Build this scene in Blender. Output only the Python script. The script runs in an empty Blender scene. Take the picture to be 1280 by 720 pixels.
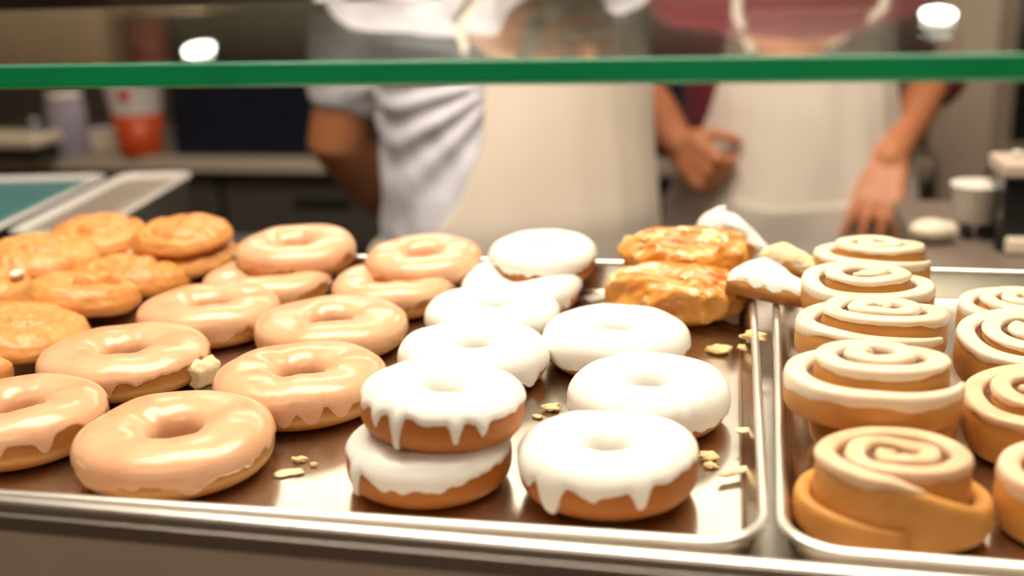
import bpy, bmesh, math, random
import numpy as np
from mathutils import Vector, Matrix, Euler, noise

PI = math.pi
R = math.radians
scene = bpy.context.scene
COL = scene.collection
FLOOR_Z = -1.13            # the tray stands 1.13 m above the floor

# ------------------------------------------------------------------ camera
CAM = Vector((-.0081, -.4244, .256))
YAW, PITCH, ROLL, FPX = R(12.97), R(15.911), R(-1.695), 1386.6
fw = Vector((-math.sin(YAW)*math.cos(PITCH), math.cos(YAW)*math.cos(PITCH), -math.sin(PITCH)))
rt0 = Vector((math.cos(YAW), math.sin(YAW), 0))
up0 = rt0.cross(fw)
rt = rt0*math.cos(ROLL) + up0*math.sin(ROLL)
up = -rt0*math.sin(ROLL) + up0*math.cos(ROLL)
cd = bpy.data.cameras.new('camera')
cam = bpy.data.objects.new('camera', cd)
COL.objects.link(cam)
M = Matrix((rt, up, -fw)).transposed().to_4x4()
M.translation = CAM
cam.matrix_world = M
cd.sensor_width = 36.0
cd.lens = FPX*36.0/1280.0
cd.clip_start = .02
cd.dof.use_dof = True
cd.dof.focus_distance = .66
cd.dof.aperture_fstop = 3.5
scene.camera = cam


def pt(x, y, d):
    """the place seen at pixel x, y of the 1280x720 photograph, d metres ahead of the camera"""
    return CAM + (fw + rt*((x-640)/FPX) + up*((360-y)/FPX))*d


# ------------------------------------------------------------------ materials
def mat(name, base, rough=.5, metal=0., spec=.5, coat=0., var=None, vscale=20., bump=0., bscale=60., sss=0., rvar=0., sheen=0., detail=4.):
    m = bpy.data.materials.new(name)
    m.use_nodes = True
    nt = m.node_tree
    b = nt.nodes['Principled BSDF']
    b.inputs['Base Color'].default_value = (*base, 1)
    b.inputs['Roughness'].default_value = rough
    b.inputs['Metallic'].default_value = metal
    b.inputs['Specular IOR Level'].default_value = spec
    b.inputs['Coat Weight'].default_value = coat
    b.inputs['Coat Roughness'].default_value = .12
    if sss:
        b.inputs['Subsurface Weight'].default_value = sss
        b.inputs['Subsurface Radius'].default_value = (1., .5, .25)
        b.inputs['Subsurface Scale'].default_value = .006
    if sheen:
        b.inputs['Sheen Weight'].default_value = sheen
    tc = nt.nodes.new('ShaderNodeTexCoord')
    if var is not None:
        n = nt.nodes.new('ShaderNodeTexNoise')
        n.inputs['Scale'].default_value = vscale
        n.inputs['Detail'].default_value = detail
        nt.links.new(tc.outputs['Object'], n.inputs['Vector'])
        r = nt.nodes.new('ShaderNodeValToRGB')
        r.color_ramp.elements[0].position = .35
        r.color_ramp.elements[1].position = .65
        r.color_ramp.elements[0].color = (*base, 1)
        r.color_ramp.elements[1].color = (*var, 1)
        nt.links.new(n.outputs['Fac'], r.inputs['Fac'])
        nt.links.new(r.outputs['Color'], b.inputs['Base Color'])
        if rvar:
            mr = nt.nodes.new('ShaderNodeMapRange')
            mr.inputs['To Min'].default_value = rough
            mr.inputs['To Max'].default_value = rough + rvar
            nt.links.new(n.outputs['Fac'], mr.inputs['Value'])
            nt.links.new(mr.outputs['Result'], b.inputs['Roughness'])
    if bump:
        n2 = nt.nodes.new('ShaderNodeTexNoise')
        n2.inputs['Scale'].default_value = bscale
        n2.inputs['Detail'].default_value = 5
        nt.links.new(tc.outputs['Object'], n2.inputs['Vector'])
        bp = nt.nodes.new('ShaderNodeBump')
        bp.inputs['Strength'].default_value = bump
        bp.inputs['Distance'].default_value = .004
        nt.links.new(n2.outputs['Fac'], bp.inputs['Height'])
        nt.links.new(bp.outputs['Normal'], b.inputs['Normal'])
    return m


def emat(name, colr, strength):
    m = bpy.data.materials.new(name)
    m.use_nodes = True
    nt = m.node_tree
    nt.nodes.remove(nt.nodes['Principled BSDF'])
    e = nt.nodes.new('ShaderNodeEmission')
    e.inputs['Color'].default_value = (*colr, 1)
    e.inputs['Strength'].default_value = strength
    nt.links.new(e.outputs[0], nt.nodes['Material Output'].inputs['Surface'])
    return m


def dough_mat(name, dark, mid, band, h):
    """fried dough: brown crust with the paler proof line round the flank"""
    m = mat(name, dark, .5, bump=.25, bscale=140)
    nt = m.node_tree
    b = nt.nodes['Principled BSDF']
    tc = nt.nodes.new('ShaderNodeTexCoord')
    sx = nt.nodes.new('ShaderNodeSeparateXYZ')
    nt.links.new(tc.outputs['Object'], sx.inputs[0])
    n = nt.nodes.new('ShaderNodeTexNoise')
    n.inputs['Scale'].default_value = 45
    nt.links.new(tc.outputs['Object'], n.inputs['Vector'])
    ma = nt.nodes.new('ShaderNodeMath')
    ma.operation = 'MULTIPLY_ADD'
    ma.inputs[1].default_value = .010
    nt.links.new(n.outputs['Fac'], ma.inputs[0])
    nt.links.new(sx.outputs['Z'], ma.inputs[2])
    mr = nt.nodes.new('ShaderNodeMapRange')
    mr.inputs['From Min'].default_value = .004
    mr.inputs['From Max'].default_value = .004 + h
    nt.links.new(ma.outputs[0], mr.inputs['Value'])
    r = nt.nodes.new('ShaderNodeValToRGB')
    cr = r.color_ramp
    cr.elements[0].position = .0
    cr.elements[0].color = (*dark, 1)
    cr.elements[1].position = 1.
    cr.elements[1].color = (*mid, 1)
    for p, c in ((.22, mid), (.36, band), (.48, mid), (.65, dark)):
        e = cr.elements.new(p)
        e.color = (*c, 1)
    nt.links.new(mr.outputs['Result'], r.inputs['Fac'])
    nt.links.new(r.outputs['Color'], b.inputs['Base Color'])
    return m


MT = {}
MT['glaze'] = mat('peach sugar glaze', (.71, .350, .185), .27, coat=.25, var=(.79, .45, .27), vscale=30, bump=.10, bscale=90, sss=.12)
MT['icing'] = mat('white icing', (.89, .82, .75), .34, coat=.2, var=(.92, .87, .81), vscale=30, bump=.05, bscale=60, sss=.15)
MT['dough'] = dough_mat('golden fried dough', (.36, .115, .016), (.46, .165, .026), (.64, .33, .085), .030)
MT['dough_dark'] = dough_mat('brown fried dough', (.42, .118, .009), (.46, .138, .013), (.51, .17, .023), .030)
MT['bun'] = mat('orange fried bun crust', (.60, .215, .042), .5, coat=.2, var=(.70, .30, .075), vscale=34, bump=.45, bscale=90)
MT['bun_side'] = mat('dark bun underside', (.40, .13, .022), .55, var=(.55, .20, .04), vscale=40, bump=.4, bscale=90)
MT['fritter'] = mat('fritter crust', (.60, .185, .020), .38, coat=.35, var=(.80, .36, .07), vscale=42, bump=.6, bscale=70)
MT['fritter_glaze'] = mat('thin fritter glaze', (.76, .40, .13), .22, coat=.5, var=(.82, .50, .22), vscale=60)
MT['roll'] = mat('cinnamon roll dough', (.60, .245, .045), .5, var=(.70, .32, .075), vscale=40, bump=.3, bscale=110)
MT['roll_icing'] = mat('tan roll icing', (.72, .45, .26), .36, coat=.22, var=(.80, .57, .37), vscale=45, bump=.14, bscale=70, sss=.1)
MT['roll_icing_pale'] = mat('pale roll icing', (.86, .66, .46), .36, coat=.22, var=(.89, .73, .56), vscale=45, bump=.14, bscale=70, sss=.1)
MT['cinnamon'] = mat('cinnamon filling', (.085, .024, .007), .45, var=(.14, .045, .012), vscale=120, bump=.4, bscale=200)
MT['crumb'] = mat('crumb flake', (.70, .42, .17), .6, var=(.80, .56, .29), vscale=150, bump=.4, bscale=300)
MT['crumb_pale'] = mat('pale crumb', (.82, .66, .42), .7, var=(.74, .54, .30), vscale=150, bump=.5, bscale=300)
MT['sugar'] = mat('icing smear', (.80, .70, .60), .35)
MT['nut'] = mat('nut chunk', (.90, .74, .60), .45)
MT['pan'] = mat('worn aluminium tray', (.50, .44, .37), .17, metal=1., var=(.68, .60, .52), vscale=7, rvar=.12, bump=.03, bscale=25)
MT['rim'] = mat('bright rolled rim', (.90, .85, .78), .34, metal=1.)
MT['lip'] = mat('satin steel trim', (.70, .65, .58), .3, metal=1., var=(.62, .56, .49), vscale=9, rvar=.1)
MT['panel'] = mat('beige case panel', (.66, .54, .43), .5, var=(.58, .47, .37), vscale=6)
MT['dark'] = mat('painted recess shade', (.012, .010, .009), .6)
MT['shirt1'] = mat('pale blue grey shirt cloth', (.62, .61, .66), .85, sheen=.2, bump=.05, bscale=300)
MT['shirt2'] = mat('maroon shirt cloth', (.16, .006, .020), .85, sheen=.05, bump=.05, bscale=300)
MT['apron'] = mat('cream apron cloth', (.76, .665, .55), .85, sheen=.15, var=(.72, .62, .50), vscale=5, bump=.05, bscale=300)
MT['apron2'] = mat('off white apron cloth', (.76, .68, .59), .85, sheen=.15, var=(.70, .62, .53), vscale=5, bump=.05, bscale=300)
MT['skin1'] = mat('brown skin', (.30, .110, .038), .5, var=(.34, .13, .05), vscale=20)
MT['skin2'] = mat('tan skin', (.52, .195, .085), .5, var=(.56, .22, .10), vscale=25)
MT['trouser'] = mat('dark trousers', (.02, .022, .03), .8)
MT['shoe'] = mat('black shoe', (.015, .014, .013), .4)
MT['hair1'] = mat('grey hair', (.11, .10, .09), .7, bump=.6, bscale=250)
MT['hair2'] = mat('black hair', (.02, .015, .012), .6, bump=.6, bscale=250)
MT['eye'] = mat('eye', (.05, .03, .02), .2)
MT['lips'] = mat('lips', (.42, .14, .09), .5)
MT['wood'] = mat('tan wood cabinet', (.58, .42, .26), .5, var=(.66, .49, .32), vscale=4)
MT['wall'] = mat('brown grey wall', (.105, .085, .062), .7, var=(.085, .070, .052), vscale=3)
MT['wall_tan'] = mat('tan wall', (.36, .29, .21), .7, var=(.33, .26, .19), vscale=3)
MT['ceil'] = mat('off white ceiling', (.52, .45, .37), .8)
MT['floor'] = mat('brown floor tile', (.11, .08, .06), .5, var=(.09, .065, .05), vscale=3)
MT['navy'] = mat('dark navy panel', (.002, .004, .012), .4, var=(.004, .007, .022), vscale=2.2)
MT['steel'] = mat('counter steel', (.50, .44, .36), .34, metal=.85)
MT['steel_edge'] = mat('counter edge', (.62, .53, .43), .4, metal=.3)
MT['drawer'] = mat('grey drawer front', (.060, .053, .044), .45)
MT['black'] = mat('black plastic', (.010, .009, .009), .35)
MT['post'] = mat('beige column', (.50, .40, .31), .6)
MT['white'] = mat('white plastic', (.72, .66, .60), .4)
MT['cream'] = mat('cream tray plastic', (.70, .60, .45), .5)
MT['tub'] = mat('cloudy clear plastic', (.50, .47, .43), .25, coat=.3)
MT['teal'] = mat('teal tub filling', (.022, .095, .095), .5, var=(.032, .115, .112), vscale=12)
MT['murk'] = mat('grey brown tub filling', (.17, .135, .105), .5, var=(.21, .17, .13), vscale=14)
MT['red'] = mat('red orange cup', (.60, .075, .012), .4)
MT['red_dull'] = mat('dull red tin', (.28, .07, .04), .5)
MT['redlabel'] = mat('red mark', (.62, .03, .03), .5)
MT['blue'] = mat('blue bottle', (.07, .16, .38), .35)
MT['lilac'] = mat('lilac grey cloth', (.33, .29, .36), .7)
MT['tissue'] = mat('white paper', (.82, .76, .70), .8, bump=.1, bscale=60)
MT['worktop'] = mat('grey brown worktop', (.14, .105, .078), .42, var=(.17, .13, .098), vscale=6)
MT['lamp'] = emat('lit lamp face', (1., .93, .80), 14.)
MT['green'] = mat('green glass edge', (.004, .72, .25), .12, spec=.5, coat=.2, var=(.003, .46, .16), vscale=4)
MT['green_lit'] = mat('painted arris highlight', (.10, .46, .26), .2, coat=.5)  # paler green paints a bevel highlight along the top of the glass edge


def glass_mat():
    m = bpy.data.materials.new('clear shelf glass')
    m.use_nodes = True
    nt = m.node_tree
    nt.nodes.remove(nt.nodes['Principled BSDF'])
    g = nt.nodes.new('ShaderNodeNewGeometry')
    d = nt.nodes.new('ShaderNodeVectorMath')
    d.operation = 'DOT_PRODUCT'
    nt.links.new(g.outputs['Normal'], d.inputs[0])
    nt.links.new(g.outputs['Incoming'], d.inputs[1])

    def math_(op, a, bval=None):
        n = nt.nodes.new('ShaderNodeMath')
        n.operation = op
        if isinstance(a, float):
            n.inputs[0].default_value = a
        else:
            nt.links.new(a, n.inputs[0])
        if bval is not None:
            if isinstance(bval, float):
                n.inputs[1].default_value = bval
            else:
                nt.links.new(bval, n.inputs[1])
        return n.outputs[0]
    c = math_('ABSOLUTE', d.outputs['Value'])
    k = math_('POWER', math_('SUBTRACT', 1., c), 5.)
    f = math_('ADD', math_('MULTIPLY', k, .93), .04)      # Schlick's Fresnel for glass
    t = nt.nodes.new('ShaderNodeBsdfTransparent')
    t.inputs['Color'].default_value = (.95, .985, .965, 1)
    gl = nt.nodes.new('ShaderNodeBsdfGlossy')
    gl.inputs['Roughness'].default_value = .015
    gl.inputs['Color'].default_value = (.97, .98, .97, 1)
    mx = nt.nodes.new('ShaderNodeMixShader')
    nt.links.new(f, mx.inputs[0])
    nt.links.new(t.outputs[0], mx.inputs[1])
    nt.links.new(gl.outputs[0], mx.inputs[2])
    nt.links.new(mx.outputs[0], nt.nodes['Material Output'].inputs['Surface'])
    return m


MT['glass'] = glass_mat()


def cup_plastic():
    m = mat('clear cup plastic', (.80, .76, .72), .15)
    b = m.node_tree.nodes['Principled BSDF']
    b.inputs['Alpha'].default_value = .6
    return m


MT['cup_clear'] = cup_plastic()


# ------------------------------------------------------------------ building helpers
def thing(name, label, cat, loc=(0, 0, 0), rot=(0, 0, 0), group=None):
    o = bpy.data.objects.new(name, None)
    o.empty_display_size = .02
    COL.objects.link(o)
    o.location = loc
    o.rotation_euler = rot
    return tag(o, label, cat, group)


def tag(o, label, cat, group=None):
    o['label'] = label
    o['category'] = cat
    if group:
        o['group'] = group
    return o


def struct(o):
    o['kind'] = 'structure'
    return o


def link(name, me, m, parent=None, label=None, smooth=True):
    o = bpy.data.objects.new(name, me)
    COL.objects.link(o)
    if isinstance(m, (list, tuple)):
        for k in m:
            me.materials.append(k)
    else:
        me.materials.append(m)
    if smooth:
        me.polygons.foreach_set('use_smooth', [True]*len(me.polygons))
    if parent is not None:
        o.parent = parent
    if label:
        o['label'] = label
    return o


def obj(name, bm, m, parent=None, label=None, smooth=False):
    me = bpy.data.meshes.new(name)
    bmesh.ops.recalc_face_normals(bm, faces=bm.faces)
    bm.to_mesh(me)
    bm.free()
    return link(name, me, m, parent, label, smooth)


def grid_mesh(name, V, cu=False, cv=False, caps=False):
    """a surface from an (n, m, 3) array; cu / cv close it in that direction; caps closes the first and last row"""
    n, m = V.shape[:2]
    F = []
    for i in range(n if cu else n-1):
        i2 = (i+1) % n
        for j in range(m if cv else m-1):
            j2 = (j+1) % m
            F.append((i*m+j, i2*m+j, i2*m+j2, i*m+j2))
    if caps:
        F.append(tuple(range(m-1, -1, -1)))
        F.append(tuple((n-1)*m+j for j in range(m)))
    me = bpy.data.meshes.new(name)
    me.from_pydata(V.reshape(-1, 3).tolist(), [], F)
    bm = bmesh.new()
    bm.from_mesh(me)
    bmesh.ops.recalc_face_normals(bm, faces=bm.faces)
    bm.to_mesh(me)
    bm.free()
    return me


def box(bm, c, s, bev=0., rz=0., seg=2):
    r = bmesh.ops.create_cube(bm, size=1)
    vs = r['verts']
    bmesh.ops.scale(bm, vec=s, verts=vs)
    if bev:
        es = list({e for v in vs for e in v.link_edges})
        rr = bmesh.ops.bevel(bm, geom=es, offset=bev, segments=seg, profile=.5, affect='EDGES')
        vs = list({v for f in rr['faces'] for v in f.verts} | {v for v in vs if v.is_valid})
    if rz:
        bmesh.ops.rotate(bm, cent=(0, 0, 0), matrix=Matrix.Rotation(rz, 3, 'Z'), verts=vs)
    bmesh.ops.translate(bm, vec=c, verts=vs)
    return vs


def cbox(name, c, s, m, parent=None, bev=0., rz=0., label=None):
    bm = bmesh.new()
    box(bm, c, s, bev, rz)
    return obj(name, bm, m, parent, label)


def lathe(prof, n=40, c=(0, 0, 0)):
    a = np.linspace(0, 2*PI, n, endpoint=False)
    P = np.array(prof, float)
    V = np.stack([c[0]+np.outer(P[:, 0], np.cos(a)), c[1]+np.outer(P[:, 0], np.sin(a)), c[2]+np.outer(P[:, 1], np.ones(n))], -1)
    return V


def lathe_obj(name, prof, m, parent=None, n=40, c=(0, 0, 0), caps=True, label=None):
    return link(name, grid_mesh(name, lathe(prof, n, c), cv=True, caps=caps), m, parent, label)


def tube_into(bm, pts, rad, n=12, flat=None):
    """a round-ended tapering tube along pts; flat squashes it along one direction"""
    P = [Vector(p) for p in pts]
    rings = []
    L = len(P)
    dirs = []
    for i in range(L):
        d = (P[min(i+1, L-1)] - P[max(i-1, 0)]).normalized()
        dirs.append(d)
    ref = Vector((0, 0, 1)) if abs(dirs[0].z) < .9 else Vector((1, 0, 0))
    seq = []
    for k in (1, 2, 3):
        a = (3-k)/3*PI/2*.95 + .0
        seq.append((P[0]-dirs[0]*rad[0]*math.sin(a), rad[0]*math.cos(a), dirs[0]))
    seq = seq[:2]
    for i in range(L):
        seq.append((P[i], rad[i], dirs[i]))
    for k in (1, 2):
        a = k/3*PI/2*1.15
        seq.append((P[-1]+dirs[-1]*rad[-1]*math.sin(a), rad[-1]*math.cos(a), dirs[-1]))
    u = None
    for c, r, d in seq:
        if u is None:
            u = d.cross(ref).normalized()
        u = (u - d*u.dot(d)).normalized()
        v = d.cross(u)
        ring = []
        for j in range(n):
            a = 2*PI*j/n
            off = (u*math.cos(a) + v*math.sin(a))*r
            if flat is not None:
                fv, fk = flat
                off -= fv*(off.dot(fv))*(1-fk)
            ring.append(bm.verts.new(c+off))
        rings.append(ring)
    for a, b in zip(rings, rings[1:]):
        for j in range(n):
            bm.faces.new((a[j], a[(j+1) % n], b[(j+1) % n], b[j]))
    bm.faces.new(rings[0][::-1])
    bm.faces.new(rings[-1])


def tube_obj(name, pts, rad, m, parent=None, n=12, label=None, flat=None):
    bm = bmesh.new()
    if not isinstance(rad, (list, tuple)):
        rad = [rad]*len(pts)
    tube_into(bm, pts, rad, n, flat)
    return obj(name, bm, m, parent, label, smooth=True)


def ell_into(bm, c, r, rot=None, sub=3):
    res = bmesh.ops.create_icosphere(bm, subdivisions=sub, radius=1)
    vs = res['verts']
    bmesh.ops.scale(bm, vec=r, verts=vs)
    if rot is not None:
        bmesh.ops.rotate(bm, cent=(0, 0, 0), matrix=rot, verts=vs)
    bmesh.ops.translate(bm, vec=c, verts=vs)


def remesh(bm, voxel, smooth=4, fac=.5, name='body'):
    """fuse everything in bm into one continuous skin"""
    me = bpy.data.meshes.new(name)
    bm.to_mesh(me)
    bm.free()
    o = bpy.data.objects.new('tmp', me)
    COL.objects.link(o)
    md = o.modifiers.new('r', 'REMESH')
    md.mode = 'VOXEL'
    md.voxel_size = voxel
    sm = o.modifiers.new('s', 'SMOOTH')
    sm.factor = fac
    sm.iterations = smooth
    dg = bpy.context.evaluated_depsgraph_get()
    out = bpy.data.meshes.new_from_object(o.evaluated_get(dg))
    bpy.data.objects.remove(o)
    bpy.data.meshes.remove(me)
    out.name = name
    return out


def get_co(me):
    a = np.empty(len(me.vertices)*3)
    me.vertices.foreach_get('co', a)
    return a.reshape(-1, 3)


def set_co(me, V):
    me.vertices.foreach_set('co', np.asarray(V, float).ravel())
    me.update()


def get_no(me):
    a = np.empty(len(me.vertices)*3)
    me.vertices.foreach_get('normal', a)
    return a.reshape(-1, 3)


def nz(x, y=0., z=0.):
    return noise.noise(Vector((x, y, z)))


def sgnp(v, n):
    return np.sign(v)*np.abs(v)**(2./n)


# ------------------------------------------------------------------ ring doughnuts
def ring_surface(T, PH, D, h, seed, hole=.36, lump=1., bottom=2.6, topn=2.55):
    """points of the doughnut surface at profile angles T and round angles PH (arrays of one shape)"""
    a = D*(.5-hole*.5)*.5
    Rc = D/2 - a
    n = np.where(np.sin(T) < 0, bottom, topn)
    r = Rc + a*np.sign(np.cos(T))*np.abs(np.cos(T))**(2./n)
    z = h/2 + h/2*np.sign(np.sin(T))*np.abs(np.sin(T))**(2./n)
    wob = np.array([[nz(1.1*math.cos(p)+seed*3.1, 1.1*math.sin(p), seed*.7) for p in PH[:, 0]]]).T
    wob2 = np.array([[nz(1.6*math.cos(p)+seed*1.3, 1.6*math.sin(p), seed*1.9+5) for p in PH[:, 0]]]).T
    r = r*(1+.030*lump*wob)
    z = z*(1+.075*lump*wob2)
    return np.stack([r*np.cos(PH), r*np.sin(PH), z], -1)


def coat_edge(phi, base, amp, drips, seed, freq=3.):
    e = base + amp*nz(freq*math.cos(phi)+seed*5.3, freq*math.sin(phi), seed)
    e += .45*amp*nz(3*freq*math.cos(phi)+seed*2.3, 3*freq*math.sin(phi), seed+9)
    for ph0, w, depth in drips:
        d = (phi-ph0+PI) % (2*PI) - PI
        e -= depth*math.exp(-(abs(d)/w)**2.6)
    return max(-1.42, min(.62, e))


def doughnut(name, label, loc, D, h, seed, coat, base, amp, drips=(), th=.0013, tilt=(0, 0), rz=0., dough='dough', group=None, hole=.36, tin=None):
    if loc[2] < .011:
        loc = (loc[0], loc[1], max(loc[2], PAN_Z + .36*D*math.sin(R(max(abs(tilt[0]), abs(tilt[1]))))))
    t = thing(name, label, 'doughnut', loc, (R(tilt[0]), R(tilt[1]), rz), group)
    nph = 144
    ph = np.linspace(0, 2*PI, nph, endpoint=False)
    tt = np.linspace(0, 2*PI, 44, endpoint=False)
    T, PH = np.meshgrid(tt, ph)
    V = ring_surface(T, PH, D, h, seed, hole)
    link('dough', grid_mesh('dough', V, True, True), MT[dough], t)
    nu = 40
    s = np.linspace(0, 1, nu)
    s = (1-np.cos(s*PI))/2*.5 + s*.5
    TO = np.array([coat_edge(p-rz, base, amp, drips, seed) for p in ph])
    ti = PI + (.75 if tin is None else tin)
    T = TO[:, None] + (ti-TO[:, None])*s[None, :]
    PH = np.repeat(ph[:, None], nu, 1)
    V = ring_surface(T, PH, D, h, seed, hole)
    # push outwards by the thickness of the coat, rounded off to nothing at its edges
    a = D*(.5-hole*.5)*.5
    nr, nzv = np.cos(T)/a, np.sin(T)/(h/2)
    ln = np.sqrt(nr**2+nzv**2)
    nr, nzv = nr/ln, nzv/ln
    arc = np.minimum(T-TO[:, None], ti-T)*a
    k = np.clip(arc/(th*2.2), 0, 1)
    off = th*np.sqrt(1-(1-k)**2) - .0003*(1-k)
    low = np.clip((-.05-T)/.9, 0, 1)                      # drips are thicker towards their ends
    off = off*(1+.8*low*(TO[:, None] < -.55))
    V[..., 0] += nr*off*np.cos(PH)
    V[..., 1] += nr*off*np.sin(PH)
    V[..., 2] = np.maximum(V[..., 2] + nzv*off, .0006)
    link('glaze' if coat == 'glaze' else 'icing', grid_mesh('coat', V, True, False), MT[coat], t)
    return t


FR = -PI/2      # the side of a doughnut that faces the counter's front
PANROT = R(1.59)
PAN_Z = .0016
GG = 'glazed ring doughnuts on the left of the tray'
WG = 'white iced ring doughnuts on the right of the tray'
glazed = [
    # label, x, y, z, D, h, tilt
    ('glazed ring doughnut lying nearest the front rim at the left of the tray', -.3125, .0770, 0, .1060, .0275, (0, 0), 0.00, .30, [(FR-.3, .35, .30), (FR+.62, .12, .45), (FR-1.1, .2, .3)]),
    ('glazed ring doughnut cut off by the left edge beside the front rim', -.4195, .0910, 0, .0985, .0285, (0, 0), 0.17, .30, [(FR+.2, .3, .3), (FR+.9, .1, .4)]),
    ('glazed ring doughnut with a torn pale crumb clinging to its right flank', -.4150, .1960, 0, .1095, .0265, (0, 0), 0.12, .32, [(FR-.9, .5, .4), (FR+.25, .12, .5), (FR-.2, .2, .4)]),
    ('glazed ring doughnut with brown crumbs in its hole, touching the two-high white stack', -.2800, .1710, 0, .1050, .0280, (0, 0), 0.07, .28, [(FR-.42, .16, .5), (FR+.20, .10, .65), (FR+.52, .10, .65), (FR+.85, .12, .4)]),
    ('glazed ring doughnut second back beside the orange buns, behind the torn crumb', -.4070, .2990, 0, .1050, .0275, (0, 0), -0.13, .35, [(FR-.2, .4, .3)]),
    ('glazed ring doughnut in the middle of the tray with a bare patch low right', -.3040, .2830, 0, .1080, .0250, (0, 0), -0.13, .30, [(FR-.3, .6, .3)]),
    ('glazed ring doughnut third back beside the orange buns, half hidden behind another', -.4010, .3900, .001, .1040, .0250, (2, 0), -0.03, .3, []),
    ('glazed ring doughnut beside the white ones, in the row second from the back', -.2895, .3800, 0, .0965, .0260, (2, 0), -0.03, .3, [(FR-.3, .5, .3)]),
    ('glazed ring doughnut at the very back left, leaning on the back rim', -.3890, .4230, .0175, .0990, .0275, (4, 0), -0.08, .3, []),
    ('glazed ring doughnut leaning on the back rim beside the white ones', -.2750, .4150, .0155, .0950, .0250, (4, 0), -0.03, .3, []),
]
for i, (lab, x, y, z, D, h, tl, base, amp, dr) in enumerate(glazed):
    doughnut('glazed_doughnut', lab, (x, y, z+PAN_Z), D, h, 11.3+i*1.7, 'glaze', base, amp, dr, th=.0009, tilt=tl, group=GG, hole=.27, dough='dough', tin=.55 if i != 3 else .1)

white = [
    ('lower white iced ring doughnut of the two-high stack at the front', -.1715, .0840, 0, .0870, .0262, (0, 0), 0.29, .22, [(FR-.72, .07, .95), (FR-.15, .4, .30), (FR+.45, .25, .25)]),
    ('upper white iced ring doughnut of the two-high stack, icing dripping down its front', -.1660, .0905, .0258, .0860, .0262, (-3, 3), 0.33, .20, [(FR-.62, .06, .45), (FR-.28, .065, 1.20), (FR+.42, .07, .70), (FR+.75, .06, .4), (FR-.95, .08, .3)]),
    ('white iced ring doughnut nearest the front right corner, one long drip', -.0787, .0845, 0, .0910, .0285, (-2, 0), 0.29, .22, [(FR-.50, .13, 1.05), (FR-.90, .30, .30), (FR+.48, .09, .55), (FR+.05, .35, .25)]),
    ('white iced ring doughnut right behind the two-high stack', -.1865, .2340, 0, .0955, .0275, (0, 0), -0.18, .30, [(FR+1.1, .12, .5)]),
    ('white iced ring doughnut beside the right rim, behind the one with the long drip', -.0677, .1800, 0, .0918, .0280, (0, 0), -0.33, .25, [(FR+.55, .07, .6), (FR+.3, .1, .35)]),
    ('white iced ring doughnut third back in the left white column, clear round hole', -.1955, .3250, 0, .0960, .0260, (0, 0), -0.03, .25, []),
    ('white iced ring doughnut in front of the two craggy apple fritters', -.0995, .2770, 0, .0955, .0280, (0, 0), -0.08, .25, [(FR-.7, .4, .4)]),
    ('white iced ring doughnut second from the back rim, front half hidden', -.1880, .3920, .003, .0910, .0255, (6, 0), -0.03, .25, [(FR+.8, .1, .6), (FR+1.05, .08, .45)]),
    ('white iced ring doughnut at the very back, leaning on the rim before the cream apron', -.1770, .4240, .0180, .0850, .0275, (4, 0), 0.02, .25, []),
]
for i, (lab, x, y, z, D, h, tl, base, amp, dr) in enumerate(white):
    doughnut('iced_doughnut', lab, (x, y, z+PAN_Z), D, h, 41.7+i*2.3, 'icing', base, amp, dr, th=.0017, tilt=tl, group=WG, hole=.26, dough='dough_dark')


# ------------------------------------------------------------------ coiled pastry: cinnamon rolls and fried buns
def coil_path(Rr, turns, r0, seed, n):
    th = np.linspace(0, 2*PI*turns, n)
    rr = r0 + (Rr-r0)*th/(2*PI*turns)
    rr = rr*(1+np.clip(th/9, .15, 1)*np.array([.055*nz(1.2*math.cos(a)+seed, 1.2*math.sin(a), seed*2.2) for a in th]))
    return th, rr


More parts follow.
